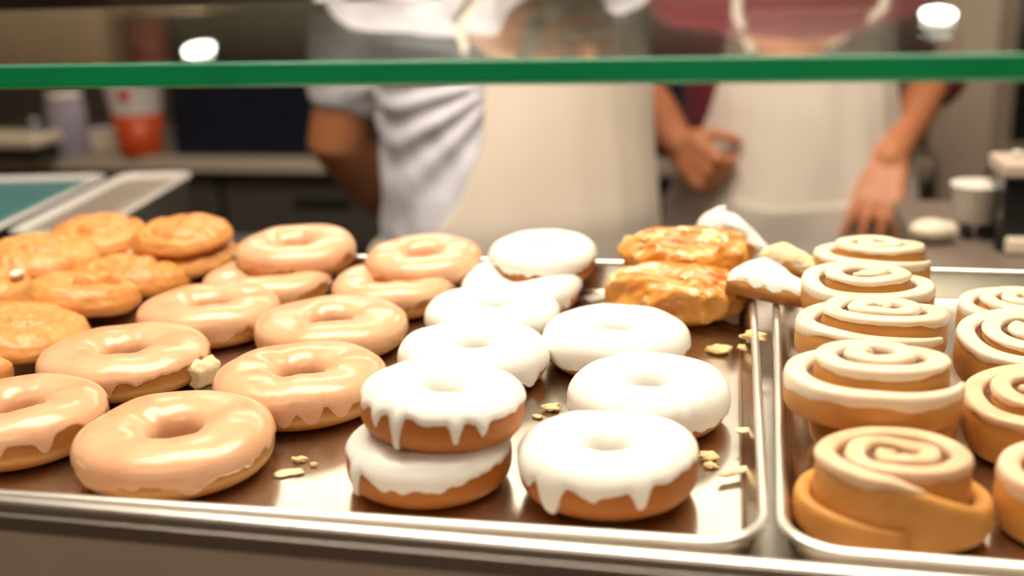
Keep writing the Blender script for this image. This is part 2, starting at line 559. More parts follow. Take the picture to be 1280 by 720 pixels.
def cinnamon_roll(label, loc, D, seed,  h_in=.034, h_out=.024, turns=2.6, tilt=(0, 0), rz=0., icing='roll_icing', cover=.006, group=None, bare=1.1, sy=.88):
    t = thing('cinnamon_roll', label, 'cinnamon roll', loc, (R(tilt[0]), R(tilt[1]), 0), group)
    Rr = D/2
    pitch = Rr/(turns+.45)
    w = pitch*.345
    n = int(60*turns)
    th, rr = coil_path(Rr-w*.95, turns, w*.75, seed, n)
    tmax = th[-1]
    f = th/tmax
    fl = 1-1.02/turns
    sm_ = np.clip((f-fl)/.16, 0, 1)
    ztop = h_in + (h_out-h_in)*(.22*np.clip(f/fl, 0, 1) + .78*sm_*sm_*(3-2*sm_))
    if bare < 1:
        ztop = ztop*(1-.47*np.clip((f-bare+.02)/.06, 0, 1))
        rr = rr*(1+.09*np.clip((bare+.02-f)/.05, 0, 1))
        w = w*1.06
    ztop = ztop*(1+np.array([.05*nz(a*.8, seed*3., 2.) for a in th]))
    # dough: rounded strip standing on edge, wound up
    m = 22
    ps = np.linspace(0, 2*PI, m, endpoint=False)
    cu, cw = sgnp(np.cos(ps), 3.2), sgnp(np.sin(ps), 3.2)
    taper = np.clip(np.minimum(f/.03, (1-f)/.09), .06, 1)**.5
    rr = rr - w*.75*np.clip((f-.90)/.10, 0, 1)**2
    ztop = ztop*(1-.10*np.clip((.05-f)/.05, 0, 1))*(1-.15*np.clip((f-.92)/.08, 0, 1))
    ww = w*(1+.05*np.array([nz(a*1.7, seed*1.1, 7.) for a in th]))
    bulge = 1+.10*(1-cw[None, :]**2)*f[:, None]
    rad = rr[:, None] + cu[None, :]*ww[:, None]*taper[:, None]*bulge
    lift = .0008+.004*(1-f)
    zc = (ztop+lift)/2
    zz = zc[:, None] + cw[None, :]*((ztop-lift)/2)[:, None]
    V = np.stack([rad*np.cos(th+rz)[:, None], sy*rad*np.sin(th+rz)[:, None], zz], -1)
    link('dough', grid_mesh('dough', V, False, True, caps=True), MT['roll'], t)
    # cinnamon filling glimpsed in the grooves: a lower strip wound between the turns
    k0 = int(n*.16)
    sel = slice(k0, n-int(n*.05))
    thf, rf, zf, ff = th[sel], rr[sel]-pitch*.5, ztop[sel]-.0024, f[sel]
    tp = np.clip(np.minimum((ff-ff[0])/.03, (ff[-1]-ff)/.05), .1, 1)
    c4 = np.array([(-1, 1), (1, 1), (1, -1), (-1, -1)])
    rad = rf[:, None] + c4[None, :, 0]*(pitch*.26*tp)[:, None]
    zz = np.where(c4[None, :, 1] > 0, zf[:, None], .002)
    V = np.stack([rad*np.cos(thf+rz)[:, None], sy*rad*np.sin(thf+rz)[:, None], zz], -1)
    link('filling', grid_mesh('filling', V, False, True, caps=True), MT['cinnamon'], t, smooth=False)
    # icing: a cap over the strip with ragged lower edges
    m2 = 15
    v = np.linspace(-1, 1, m2)
    dout = cover*(1+.75*np.array([nz(a*1.3+seed*7, 3.1, seed) for a in th]) + .5*np.array([nz(a*4.+seed*3, 8.1, seed) for a in th]))
    din = cover*.7*(1+.6*np.array([nz(a*1.6+seed*9, 5.7, seed) for a in th]))
    dout = dout*(.42+.58*np.clip((f-(1-1.05/turns))/.06, 0, 1))
    dout, din = np.clip(dout, .0012, .02), np.clip(din, .001, .012)
    last = int(n*min(1., bare))
    # arc across: inner edge, over the top, outer edge
    th_i = .0011
    q = np.abs(v)
    wl = (ww*taper)[:, None]
    top = np.where(q < .55, 1., 1-((q-.55)/.45)**2.2*.14)
    latn = np.where(q < .55, q/.55*.80, .80+.22*np.sin((q-.55)/.45*PI/2))
    edge = np.clip((1-q)/.16, 0, 1)**.5
    dd = np.where(v[None, :] > 0, dout[:, None], din[:, None])
    fall = np.clip((q-.55)/.45, 0, 1)**1.3
    rad = rr[:, None] + np.sign(v)[None, :]*latn[None, :]*wl*(1+.06*f[:, None]) + np.sign(v)[None, :]*th_i*fall[None, :]*(edge[None, :]-.35)
    zz = ztop[:, None] + th_i*edge[None, :]*(1-fall[None, :]) - dd*fall[None, :] - (1-top[None, :])*.004
    V = np.stack([rad*np.cos(th+rz)[:, None], sy*rad*np.sin(th+rz)[:, None], zz], -1)
    V0 = V.copy()
    if bare < 1:
        nar = np.clip((bare-f)/.03, .0, 1)**.5                       # the icing thins out where the bare outer turn begins
        mid = V[:, m2//2:m2//2+1, :]
        V = mid + (V-mid)*np.clip(nar, .02, 1)[:, None, None]
    if bare < 1:                                                     # a run of icing spilt on the bare turn
        i0, i1 = int(n*.80), int(n*.845)
        q_ = np.linspace(-1, 1, i1-i0)
        nar = np.clip(1-np.abs(q_)**2.2, .02, 1)*.8
        mid = V0[i0:i1, m2//2:m2//2+1, :]
        link('icing_patch', grid_mesh('icing_patch', mid+(V0[i0:i1]-mid)*nar[:, None, None]), MT['roll_icing_pale'], t, 'paler icing patch')
    link('icing', grid_mesh('icing', V[:last]), MT[icing], t)
    return t


CG = 'cinnamon rolls on the right hand tray'
PX = .0
rolls = [
    # label, x, y, z, D, tilt, rz, icing, h_in, h_out, turns, cover, bare
    ('large cinnamon roll nearest the front rim, whole in view, with a bare golden outer coil', .0580, .0665, 0, .1000, (-2, 0), 1.9, 'roll_icing', .037, .034, 3.45, .0080, .72),
    ('lower cinnamon roll of the front two-high stack, mostly hidden beneath another', .0560, .1620, 0, .0950, (0, 0), .4, 'roll_icing', .029, .027, 2.3, .003, 1.1),
    ('upper cinnamon roll of the front two-high stack, right behind the nearest large roll', .0510, .1430, .0295, .1040, (-2, 0), 1.4, 'roll_icing_pale', .031, .021, 2.75, .0060, 1.1),
    ('lower cinnamon roll of the second stack back, under the coil with dark specks', .0620, .2480, 0, .0900, (0, 0), 2.9, 'roll_icing', .029, .027, 2.3, .004, 1.1),
    ('upper cinnamon roll third back in the left column, dark specks in its groove', .0620, .2340, .0280, .1070, (-2, 0), .2, 'roll_icing_pale', .031, .022, 2.85, .0050, 1.1),
    ('lower cinnamon roll of the third stack back, only a sliver of flank in view', .0690, .3330, 0, .0860, (0, 0), 1.9, 'roll_icing', .029, .027, 2.3, .004, 1.1),
    ('upper cinnamon roll fourth back from the front rim in the left column', .0600, .3220, .0265, .1010, (-1, 0), 3.6, 'roll_icing_pale', .030, .021, 2.7, .0050, 1.1),
    ('lower cinnamon roll beneath the rearmost coil, a bit of golden flank showing', .0800, .4060, 0, .0820, (0, 0), 1.1, 'roll_icing', .029, .027, 2.3, .004, 1.1),
    ('rearmost cinnamon roll, on top at the back rim with small hollows in its icing', .0750, .4060, .0265, .0990, (-1, 0), 2.1, 'roll_icing_pale', .030, .022, 2.6, .0050, 1.1),
    ('cinnamon roll at the back of the right column, behind the tilted one', .1670, .3480, 0, .0900, (2, 0), .5, 'roll_icing_pale', .034, .028, 2.75, .0055, 1.1),
    ('tilted cinnamon roll leaning forward in the right column, plump golden flank', .1520, .2620, .008, .0960, (9, 0), 1.5, 'roll_icing_pale', .034, .029, 2.75, .0045, 1.1),
    ('cinnamon roll in the right column between the tilted one and the corner one', .1390, .1680, .003, .0930, (5, -3), 2.6, 'roll_icing', .036, .029, 2.75, .0055, 1.1),
    ('cinnamon roll cut off by the right edge beside the large front roll', .1460, .0800, 0, .0930, (0, 0), .3, 'roll_icing', .038, .030, 2.75, .0055, 1.1),
]
for i, (lab, x, y, z, D, tl, rz, ic, hi, ho, tu, cv, ba) in enumerate(rolls):
    lift = D*.46*math.sin(R(max(abs(tl[0]), abs(tl[1])))) if z < .02 else 0
    cinnamon_roll(lab, (x, y, max(z, lift)+PAN_Z), D, 3.7+i*1.9, hi, ho, tu, tl, rz, ic, cv, CG, ba)


def fried_bun(label, loc, D, h, seed, tilt=(0, 0), rz=0., turns=1.7, groove=.006, ovl=1., group='orange fried buns at the left of the tray', layers=1, nut=None):
    """a flat fried coil: one lumpy disc whose top carries a spiral crease"""
    t = thing('fried_bun', label, 'bun', loc, (R(tilt[0]), R(tilt[1]), rz), group)
    Rr = D/2
    for lay in range(layers):
        z0 = lay*h*.62
        hh = h*(.72 if layers > 1 else 1.)
        sc = 1. if lay == 0 else .94
        nph, nr = 110, 46
        ph = np.linspace(0, 2*PI, nph, endpoint=False)
        rim = np.array([1+.055*nz(1.5*math.cos(p)+seed, 1.5*math.sin(p), seed+lay*4) + .025*nz(5*math.cos(p)+seed, 5*math.sin(p), seed) for p in ph])

        def surf(q, p, k):
            # q: 0 centre .. 1 rim on the top
            r = Rr*sc*q*k
            z = hh*(.46+.54*max(0., 1-q**2.6)**.55)
            th = (p + 2*PI*20) % (2*PI)
            ph_ = (q*turns*2*PI - th)/(2*PI)
            fr = ph_-math.floor(ph_)
            d = min(fr, 1-fr)/max(turns, .1)*Rr      # distance from the crease
            if .10 < q < .93 and lay == layers-1:
                z -= groove*math.exp(-(d/.0032)**2)*min(1, (q-.10)/.1)*min(1, (.93-q)/.1)
                z += max(.0018, groove*.75)*(fr-.5)*min(1, (q-.10)/.15)*min(1, (.93-q)/.12)
            z += .0022*nz(r*math.cos(p)*75, r*math.sin(p)*75, seed) + .0012*nz(r*math.cos(p)*220, r*math.sin(p)*220, seed)
            return r*math.cos(p)*ovl, r*math.sin(p), z0+z
        rows = []
        for p, k in zip(ph, rim):
            row = [surf(q, p, k) for q in np.linspace(.012, 1, nr)]
            x1, y1, z1 = row[-1]
            for a in np.linspace(.12, 1, 8):
                rr_ = 1+.045*math.sin(a*PI*.9) - .10*max(0, a-.6)/.4
                wob = 1+.02*nz(p*3+seed, a*3, 4.)
                row.append((x1*rr_*wob, y1*rr_*wob, z0+(z1-z0)*(1-a)+.0005))
            row.append((x1*.4, y1*.4, z0+.0004))
            row.append((x1*.01, y1*.01, z0+.0004))
            rows.append(row)
        V = np.array(rows)
        link('crust' if lay == 0 else 'top_coil', grid_mesh('crust', V, True, False), MT['bun'], t)
    if nut:
        for (nx, ny, nzz, s) in nut:
            bm = bmesh.new()
            ell_into(bm, (nx, ny, nzz), (s, s*.6, s*.5), Matrix.Rotation(.5, 3, 'Z'), 2)
            for v in bm.verts:
                v.co += Vector((nz(v.co.x*200, v.co.y*200, 1), nz(v.co.x*200, v.co.y*200, 5), 0))*.0018
            obj('nut_chunk', bm, MT['nut'], t, 'pale nut chunk', smooth=True)
    return t


fried_bun('orange fried bun lying on top at the back left, nearest the storage tubs', (-.5990, .4600, .0240), .086, .024, 1.3, (8, 0), .4, 1.4, .003)
fried_bun('orange fried bun with a raised curled end, two layers thick, at the back rim', (-.5050, .4440, .0150), .088, .029, 2.9, (6, 0), .2, 1.0, .0015, 1.03, layers=2)
fried_bun('flat orange fried bun second from the back, cut off by the left edge', (-.6140, .3900, .0225), .094, .023, 4.1, (6, 0), 1.3, 1.5, .0025, 1.05)
fried_bun('orange fried bun with a shallow hollow, behind the deeply creased one', (-.5250, .3945, .0065), .086, .026, 5.7, (6, 0), 2.3, 1.6, .003)
fried_bun('orange fried bun with a deep curved crease in its top, before the hollowed one', (-.5285, .3190, .0090), .088, .027, 6.3, (8, 0), 2.9, 1.1, .0095)
fried_bun('crumbly orange fried bun holding a pale nut chunk, at the left edge of the photo', (-.6250, .3300, .0075), .080, .029, 7.9, (6, 0), .9, 1.5, .004, nut=[(.022, -.021, .027, .0075)])
fried_bun('long flat orange fried bun low at the left edge, in front of the creased one', (-.5230, .2330, .0105), .096, .023, 8.8, (9, 0), 2.0, 1.2, .001, 1.08)
t = thing('dough_ball', 'small round fried dough ball at the left edge beside a glazed doughnut', 'dough ball', (-.4950, .1640, PAN_Z))
bm = bmesh.new()
ell_into(bm, (0, 0, .0125), (.016, .0135, .0125), None, 4)
for v in bm.verts:
    n_ = v.co - Vector((0, 0, .0125))
    v.co += n_.normalized()*.0016*nz(v.co.x*120, v.co.y*120, v.co.z*120)
obj('crust', bm, MT['bun'], t, smooth=True)


# ------------------------------------------------------------------ apple fritters
def fritter(label, loc, rx, ry, h, seed, rz=0., tilt=(0, 0)):
    t = thing('apple_fritter', label, 'fritter', loc, (R(tilt[0]), R(tilt[1]), rz), 'apple fritters by the right back corner')
    bm = bmesh.new()
    bmesh.ops.create_icosphere(bm, subdivisions=6, radius=1)
    raw = []
    for v in bm.verts:
        d = v.co.normalized()
        zz = (abs(d.z)**.62)*(1 if d.z > 0 else -1)
        ang = math.atan2(d.y, d.x)
        k = 1+.07*nz(2*math.cos(ang)+seed, 2*math.sin(ang), seed)
        p = Vector((d.x*rx*k, d.y*ry*k, h*.5+zz*h*.5))
        s = 55
        rid = 1-abs(nz(p.x*s*.55+seed, p.y*s*1.5, p.z*s*1.1))*2.4           # ridges running along the length
        rid2 = nz(p.x*130+seed, p.y*150, p.z*130)
        am = .0042 if d.z > -.3 else .0015
        p += d*(am*(rid-.45)+.0017*rid2)
        p.z = max(p.z, .0004)
        v.co = p
        raw.append((rid, d.z))
    o = obj('crust', bm, MT['fritter'], t, smooth=True)
    # glaze pooled on the ridges: a second skin only where it shows
    src = o.data
    bm = bmesh.new()
    bm.from_mesh(src)
    kill = []
    for v in bm.verts:
        g = nz(v.co.x*48+seed*2, v.co.y*85, seed) + .5*nz(v.co.x*140, v.co.y*140, seed+3)
        if v.normal.z < .25 or g < .20:
            kill.append(v)
        else:
            v.co += v.normal*.0006
    bmesh.ops.delete(bm, geom=kill, context='VERTS')
    obj('glaze', bm, MT['fritter_glaze'], t, smooth=True)
    return t


fritter('craggy orange apple fritter behind the front one, its back on the back rim', (-.0635, .4340, .0235), .0520, .0330, .0320, 2.2, .05, (5, 0))
fritter('craggy orange apple fritter in front, before its twin by the right rim', (-.0665, .3790, PAN_Z), .0530, .0375, .0390, 7.4, -.03)


# ------------------------------------------------------------------ broken glazed pastry, paper, crumbs
def wedge(name, label, loc, L, W, H, seed, rz, tilt, mtop='icing', mbase='dough'):
    t = thing(name, label, 'pastry', loc, (R(tilt[0]), R(tilt[1]), rz), 'broken glazed pastry pieces on the tray rims')
    n, m = 40, 26

    def P(u, v, top):
        x = (u-.5)*L
        half = W/2*(1-.86*u**1.2)*math.sin(min(1, u*7+.35)*PI/2)
        y = (v-.5)*2*half
        e = (1-abs(2*v-1)**3)*(1-abs(2*u-1)**4)
        z = H*(.35+.65*e**.6)*(1-.45*u) if top else 0.0
        z += .0012*nz(x*90+seed, y*90, seed)*(1 if top else 0)
        return (x, y+.004*math.sin(u*4+seed), z)
    rows = []
    for i in range(n):
        u = i/(n-1)
        top = [P(u, j/(m-1), True) for j in range(m)]
        bot = [P(u, j/(m-1), False) for j in range(m-1, -1, -1)]
        rows.append(top+bot)
    link('crust', grid_mesh('crust', np.array(rows), False, True, caps=True), MT[mbase], t)
    rows = []
    for i in range(n):
        u = .02+.94*i/(n-1)
        e0 = .03+.03*nz(u*9, seed, 2)
        rows.append([tuple(Vector(P(u, e0+(1-2*e0)*j/(m-1), True))+Vector((0, 0, .0009 if 0 < j < m-1 else -.0004))) for j in range(m)])
    link('glaze', grid_mesh('glaze', np.array(rows)), MT[mtop], t)
    return t


wedge('glazed_pastry', 'pale glazed triangular pastry piece lying across the rims beside the front fritter', (.0060, .3560, .0290), .068, .056, .023, 1.5, R(-32), (0, 4))
wedge('glazed_pastry', 'smaller pale pastry piece tucked behind the triangular one at the back rim', (.0190, .4080, .0290), .050, .034, .024, 4.5, R(-48), (0, 6), 'crumb_pale')

# crumpled paper, a soft tent standing behind the tray
rows = []
for v in np.linspace(0, 1, 22):
    row = []
    for a in np.linspace(0, 2*PI, 48, endpoint=False):
        k = (1-v**2.6)**.6*(1+.22*math.sin(3*a+4*v+1.)+.35*nz(1.5*math.cos(a), 1.5*math.sin(a), v*3.))
        row.append((.030*k*math.cos(a)-.014*v, .022*k*math.sin(a), .056*v*(1-.05*math.cos(a))+.003*nz(a, v*6, 2.)))
    rows.append(row)
t = tag(link('paper_sheet', grid_mesh('paper', np.array(rows), False, True, caps=True), MT['tissue']), 'crumpled white paper sheet standing behind the fritters', 'paper')
t.location = (-.0220, .5040, .0030)

CRG = 'pastry crumbs scattered on the tray'


def flake(label, px, z, r, seed, m='crumb', flat=.45, d=None, rz=0., asp=.7, name='crumb'):
    bm = bmesh.new()
    bmesh.ops.create_icosphere(bm, subdivisions=3, radius=1)
    for v in bm.verts:
        k = 1+.55*nz(v.co.x*1.6+seed, v.co.y*1.6, v.co.z*1.6+seed)+.22*nz(v.co.x*5+seed, v.co.y*5, v.co.z*5)
        v.co = Vector((v.co.x*r*k, v.co.y*r*asp*k, (v.co.z*k*flat+flat)*r))
        v.co.z = max(v.co.z, 0)
    o = obj(name, bm, MT[m], smooth=True)
    dr = fw + rt*((px[0]-640)/FPX) + up*((360-px[1])/FPX)
    o.location = CAM + dr*((z-CAM.z)/dr.z)
    o.rotation_euler = (0, 0, rz)
    tag(o, label, 'crumb', CRG)
    return o


flake('pale crumb flake on the tray right of the two-high white stack', (689, 513), PAN_Z, .0058, 1.1, flat=.35)
flake('tiny crumb just left of that pale flake, beside the two-high stack', (672, 522), PAN_Z, .0035, 2.7, flat=.25)
flake('flat golden flake on the bare tray below the front fritter', (899, 441), PAN_Z, .0085, 3.3, flat=.3)
flake('thick golden crumb on the right rim below the front fritter', (941, 428), .018, .0080, 4.9, flat=.5)
flake('small crumb between the flat flake and the thick crumb below the fritter', (929, 437), .006, .0045, 5.2, flat=.4)
flake('golden crumb flake beside the right end of the front white ring', (885, 575), PAN_Z, .0055, 6.6, flat=.4)
flake('smaller crumb just below that golden flake near the front white ring', (888, 584), PAN_Z, .0040, 7.1, flat=.3)
flake('long pale flake against the right wall of the tray near the corner', (922, 592), .004, .0110, 8.2, 'crumb_pale', .12, rz=.6, asp=.25)
flake('pale flake stuck high on the right wall of the tray', (932, 540), .010, .0050, 9.4, 'crumb_pale', .2)
flake('torn pale crumb chunk between two glazed rings at the left', (257, 482), PAN_Z, .0125, 10.6, 'crumb_pale', .75, rz=1.2, asp=.55)
flake('speckled crumb on the tray right of the nearest glazed ring', (375, 577), PAN_Z, .0045, 11.3, flat=.3)
flake('thin pale flake on the tray right of the nearest glazed ring, towards the rim', (362, 592), PAN_Z, .0085, 12.9, 'crumb_pale', .08, rz=.5, asp=.5)
flake('tiny brown crumb between the nearest glazed ring and the stack', (392, 583), PAN_Z, .0022, 13.3, flat=.5)
flake('dried icing smear on the bare tray beside the front fritter', (745, 372), PAN_Z, .0150, 14.1, 'sugar', .05, rz=.9, asp=.6, name='icing_smear')
flake('dried icing smear on the tray near the back rim left of the fritters', (757, 347), PAN_Z, .0130, 15.1, 'sugar', .05, rz=.3, asp=.6, name='icing_smear')
for k, (px, r) in enumerate((((371, 452), .0035), ((381, 462), .0030), ((362, 460), .0032), ((392, 458), .0028))):
    flake(['brown crumb at the back of the hole of a glazed ring', 'brown crumb in the middle of the hole of a glazed ring', 'brown crumb at the left of the hole of a glazed ring',
           'brown crumb at the right of the hole of a glazed ring'][k], px, .017, r*1.5, 20.3+k*2.1, 'bun_side', .6)


# ------------------------------------------------------------------ trays
def rrect(w, d, r, n=10):
    """rounded rectangle outline, corner at the origin side: x from -w to 0 or as placed, y from 0 to d"""
    pts = []
    for cx, cy, a0 in ((-r, r, -PI/2), (-r, d-r, 0), (-w+r, d-r, PI/2), (-w+r, r, PI)):
        for k in range(n+1):
            a = a0 + PI/2*k/n
            pts.append((cx+r*math.cos(a), cy+r*math.sin(a)))
    return pts


def sheet_pan(label, loc, rz, w, d):
    t = thing('sheet_tray', label, 'tray', loc, (0, 0, rz))
    rows = []
    rr = .0030
    prof = [(.0125, 0.0016), (.0108, .0020), (.0095, .0036), (.0050, .0210), (.0036, .0235)]
    base = [(.030, .0014), (.016, .0014)]
    for ins, z in base+prof:
        rows.append([(x, y, z) for x, y in rrect_in(w, d, .030, ins)])
    V = np.array(rows)
    under = np.array([[(x, y, z) for x, y in rrect_in(w, d, .030, ins)] for ins, z in ((.0028, .0232), (.0087, .0030), (.0118, .0002), (.016, .0), (.030, 0))])
    V = np.concatenate([V, under])
    link('pan_body', grid_mesh('pan_body', V, False, True, caps=True), MT['pan'], t)
    # rolled rim
    rows = []
    for a in np.linspace(0, 2*PI, 12, endpoint=False):
        rows.append([(x, y, .0238+rr*.8*math.sin(a)) for x, y in rrect_in(w, d, .030, .0024-rr*math.cos(a)*.9)])
    link('rolled_rim', grid_mesh('rolled_rim', np.array(rows), True, True), MT['rim'], t)
    return t


def rrect_in(w, d, r, ins):
    ri = max(r-ins, .004)
    return [(x-ins, y+ins) for x, y in rrect(w-2*ins, d-2*ins, ri)]


sheet_pan('large worn aluminium baking tray holding the ring doughnuts and orange buns', (.0014, -.0022, 0), PANROT, .74, .461)
sheet_pan('second aluminium baking tray, at the right, holding the cinnamon rolls', (.6630, -.0030, 0), 0, .66, .462)

# ------------------------------------------------------------------ display case: shelf, lip, front panel, glass top
t = thing('display_case', 'bakery display case shelf with steel front lip and beige panel under the trays', 'display case', (0, 0, FLOOR_Z))
up_ = -FLOOR_Z
cbox('shelf_board', (-.05, .262, up_-.0125), (1.45, .556, .024), MT['lip'], t, .001)
bm = bmesh.new()
box(bm, (-.05, -.0285, up_+.0265), (1.47, .0062, .0136), .0028, seg=5)
obj('front_lip', bm, MT['rim'], t, smooth=True)
bm = bmesh.new()
box(bm, (-.05, -.0300, up_+.0225), (1.47, .0056, .0085), .0012)
obj('lip_flange', bm, MT['lip'], t)
cbox('front_panel', (-.05, -.0285, up_-.0060), (1.47, .0060, .0480), MT['panel'], t, .001)
cbox('divider_strip', (.0036, -.0195, up_+.0205), (.0036, .0130, .0110), MT['rim'], t, .0012)
cbox('cabinet_base', (-.05, .275, (up_-.0245)/2), (1.40, .50, up_-.0245), MT['dark'], t, .004)  # near-black colour paints in the darkness of the case interior

TILT = R(1.2)
t = thing('glass_top', 'horizontal clear glass panel above the trays with a thick green front edge', 'glass panel', (-.1, .043, .220), (TILT, 0, 0))
gw, gd, gt = 1.9, .58, .0102
bm = bmesh.new()
box(bm, (0, gd/2+.0006, -gt/2), (gw, gd-.0006, gt-.0006))
o = obj('glass_pane', bm, MT['glass'], t)
cbox('front_edge', (0, 0, -gt/2), (gw, .0012, gt-.0022), MT['green'], t)
bm = bmesh.new()
for z in (-.0006,):
    tube_into(bm, [(-gw/2, .0002, z), (gw/2, .0002, z)], [.0009, .0009], 8)
obj('arris_highlight', bm, MT['green_lit'], t, 'upper arris with painted highlight')
bm = bmesh.new()
tube_into(bm, [(-gw/2, .0002, -gt+.0004), (gw/2, .0002, -gt+.0004)], [.0007, .0007], 8)
obj('lower_arris', bm, MT['green'], t)
cbox('rear_edge', (0, gd+.0006, -gt/2), (gw, .0012, gt), MT['steel'], t, label='grey rear edge strip')
for sx, nm in ((-1, 'side_post'), (1, 'side_post')):
    cbox(nm, (.005+sx*.695, .06, -.1105), (.03, .03, .2000), MT['lip'], t, .003)


# ------------------------------------------------------------------ storage tubs behind the tray, at the left
def tub(label, c, w, d, h, rz, fill, fz):
    t = thing('storage_tub', label, 'storage tub', (c[0], c[1], -h), (0, 0, rz))
    th = .004

    def rect(ins, z, r=.02):
        return [(x+w/2, y-d/2, z) for x, y in rrect_in(w, d, r, ins)]
    rows = [rect(.012, 0), rect(.006, .004), rect(0., h-.006), rect(-.005, h-.006), rect(-.005, h), rect(th-.001, h), rect(th+.004, .008)]
    link('tub_wall', grid_mesh('tub_wall', np.array(rows), False, True, caps=True), MT['tub'], t)
    rows = [rect(th+.001, fz), rect(.03, fz+.001), rect(min(w, d)*.40, fz+.001)]
    V = np.array(rows)
    link('filling', grid_mesh('filling', np.concatenate([np.array([rect(th+.004, .010)]), V]), False, True, caps=True), MT[fill], t, 'teal filling' if fill == 'teal' else 'grey brown filling')
    return t


tub('wide clear storage tub with teal filling at the left, farther from the shirted worker', (-1.000, .748), .27, .36, .094, R(11.5), 'teal', .088)
tub('narrow clear storage tub with grey-brown filling, between the teal one and the shirted worker', (-.796, .790), .094, .36, .094, R(11.5), 'murk', .087)
t = thing('side_stand', 'dark stand under the storage tubs behind the trays', 'stand', (-.93, .765, FLOOR_Z), (0, 0, R(11.5)))
cbox('stand_top', (0, 0, 1.0215), (.56, .40, .028), MT['black'], t, .003)
for sx in (-1, 1):
    for sy in (-1, 1):
        cbox('leg', (sx*.25, sy*.17, .5035), (.03, .03, 1.007), MT['black'], t, .003)

# ------------------------------------------------------------------ room shell
def wallbox(name, c, s, m):
    return struct(cbox(name, c, s, m))


wallbox('floor', (-.3, .6, FLOOR_Z-.05), (6.0, 7.2, .10), MT['floor'])
wallbox('ceiling', (-.3, .6, 1.55), (6.0, 7.2, .10), MT['ceil'])
wallbox('wall_back', (-.3, 3.35, .185), (6.0, .10, 2.63), MT['wall'])
wallbox('wall_left', (-3.25, .6, .185), (.10, 7.2, 2.63), MT['wall_tan'])
wallbox('wall_right', (2.65, .6, .185), (.10, 7.2, 2.63), MT['wall_tan'])
wallbox('wall_front', (-.3, -2.95, .185), (6.0, .10, 2.63), MT['wall_tan'])
wallbox('trim_column', (.453, 2.42, .185), (.106, .20, 2.63), MT['post'])
wallbox('window_1', (1.10, 3.285, .30), (.72, .03, 1.20), MT['black'])
wallbox('trim_1', (1.10, 3.28, -.335), (.84, .04, .07), MT['post'])
wallbox('trim_2', (.71, 3.28, .30), (.06, .04, 1.20), MT['post'])

# ------------------------------------------------------------------ back counter with drawers
t = thing('back_counter', 'long steel-edged counter with dark drawer fronts behind the workers', 'counter', (-1.16, 2.62, FLOOR_Z))
zc = -.198-FLOOR_Z
cbox('worktop', (0, 0, zc-.014), (3.08, .66, .024), MT['steel'], t, .002)
cbox('front_edge', (0, -.334, zc-.020), (3.08, .012, .040), MT['steel_edge'], t, .003)
cbox('carcass', (0, .03, (zc-.03)/2), (3.04, .58, zc-.03), MT['black'], t)
for k in range(5):
    x = -1.20+k*.60
    for z, hh in ((zc-.16, .20), (zc-.40, .24)):
        d = cbox('drawer', (x, -.270, z), (.58, .02, hh), MT['drawer'], t, .003)
        cbox('handle', (x, -.288, z+.03), (.16, .016, .022), MT['black'], d, .004)
# dark navy splash panel standing on the counter
o = cbox('splash_panel', (0, 0, 0), (1.38, .02, .26), MT['navy'], None, .002)
o.location = (-.885, 2.335, -.198+.131)
tag(o, 'dark navy panel standing on the back counter left of the shirted worker', 'panel')
# tan cupboards on the back wall, left, and clutter under them
t = thing('wall_cupboard', 'tan wall cupboard seen only in the glass reflection at the left', 'cupboard', (-2.68, 3.12, .30))
cbox('cupboard_body', (0, .02, .25), (1.0, .30, .50), MT['wood'], t, .003)
for sx in (-1, 1):
    d = cbox('door', (sx*.25, -.145, .25), (.485, .02, .48), MT['wood'], t, .004)
    cbox('handle', (sx*.04, -.165, .10), (.014, .02, .10), MT['steel'], d, .003)

CZ = -.1985
# measuring cup with orange red drink
p = pt(176, 186, 3.05)
p.z = CZ
t = thing('drink_cup', 'clear cup with orange-red drink and a red mark, on the back counter', 'cup', p)
lathe_obj('cup_wall', [(.0665, .1125), (.078, .200), (.0805, .203), (.0765, .203), (.0650, .1135)], MT['cup_clear'], t, 40, label='clear upper wall', caps=False)
lathe_obj('drink', [(.0005, .0), (.050, .0), (.0545, .004), (.0665, .112), (.0005, .112)], MT['red'], t, 40, label='orange-red drink')
bm = bmesh.new()
ell_into(bm, (.014, -.0745, .168), (.018, .0045, .018), None, 3)
obj('red_mark', bm, MT['redlabel'], t, smooth=True)
# clutter at the far left
def on_counter(px, d):
    q = pt(px[0], px[1], d)
    q.z = CZ
    return q


q = on_counter((18, 182), 3.02)
t = thing('cream_dish', 'long cream dish on a dark block on the back counter at far left', 'dish', q)
cbox('block', (0, 0, .0205), (.20, .12, .041), MT['black'], t, .004)
cbox('dish', (0, 0, .0565), (.23, .14, .030), MT['cream'], t, .010)
q = on_counter((47, 205), 2.62)
t = thing('blue_bottle', 'short blue bottle in front of the cream dish on the back counter', 'bottle', q)
q.x, q.y = -2.014, 2.345
t.location = q
lathe_obj('bottle_body', [(.001, 0), (.020, 0), (.022, .004), (.022, .055), (.010, .072), (.010, .080), (.001, .080)], MT['blue'], t, 28)
lathe_obj('bottle_cap', [(.001, .080), (.012, .080), (.012, .094), (.001, .094)], MT['white'], t, 20)
q = on_counter((88, 182), 3.10)
t = thing('lilac_jar', 'lilac-grey jar with a white lid on the back counter left of the drink cup', 'jar', q)
lathe_obj('jar_body', [(.001, 0), (.048, 0), (.052, .006), (.052, .135), (.044, .150), (.001, .150)], MT['lilac'], t, 32)
lathe_obj('lid', [(.001, .150), (.047, .150), (.047, .172), (.001, .172)], MT['white'], t, 32)
q = on_counter((121, 178), 3.15)
q += Vector((.02, .03, 0))
t = thing('cream_box', 'low cream box lying between the lilac jar and the drink cup', 'box', q)
cbox('box_body', (0, 0, .022), (.10, .08, .044), MT['cream'], t, .004)
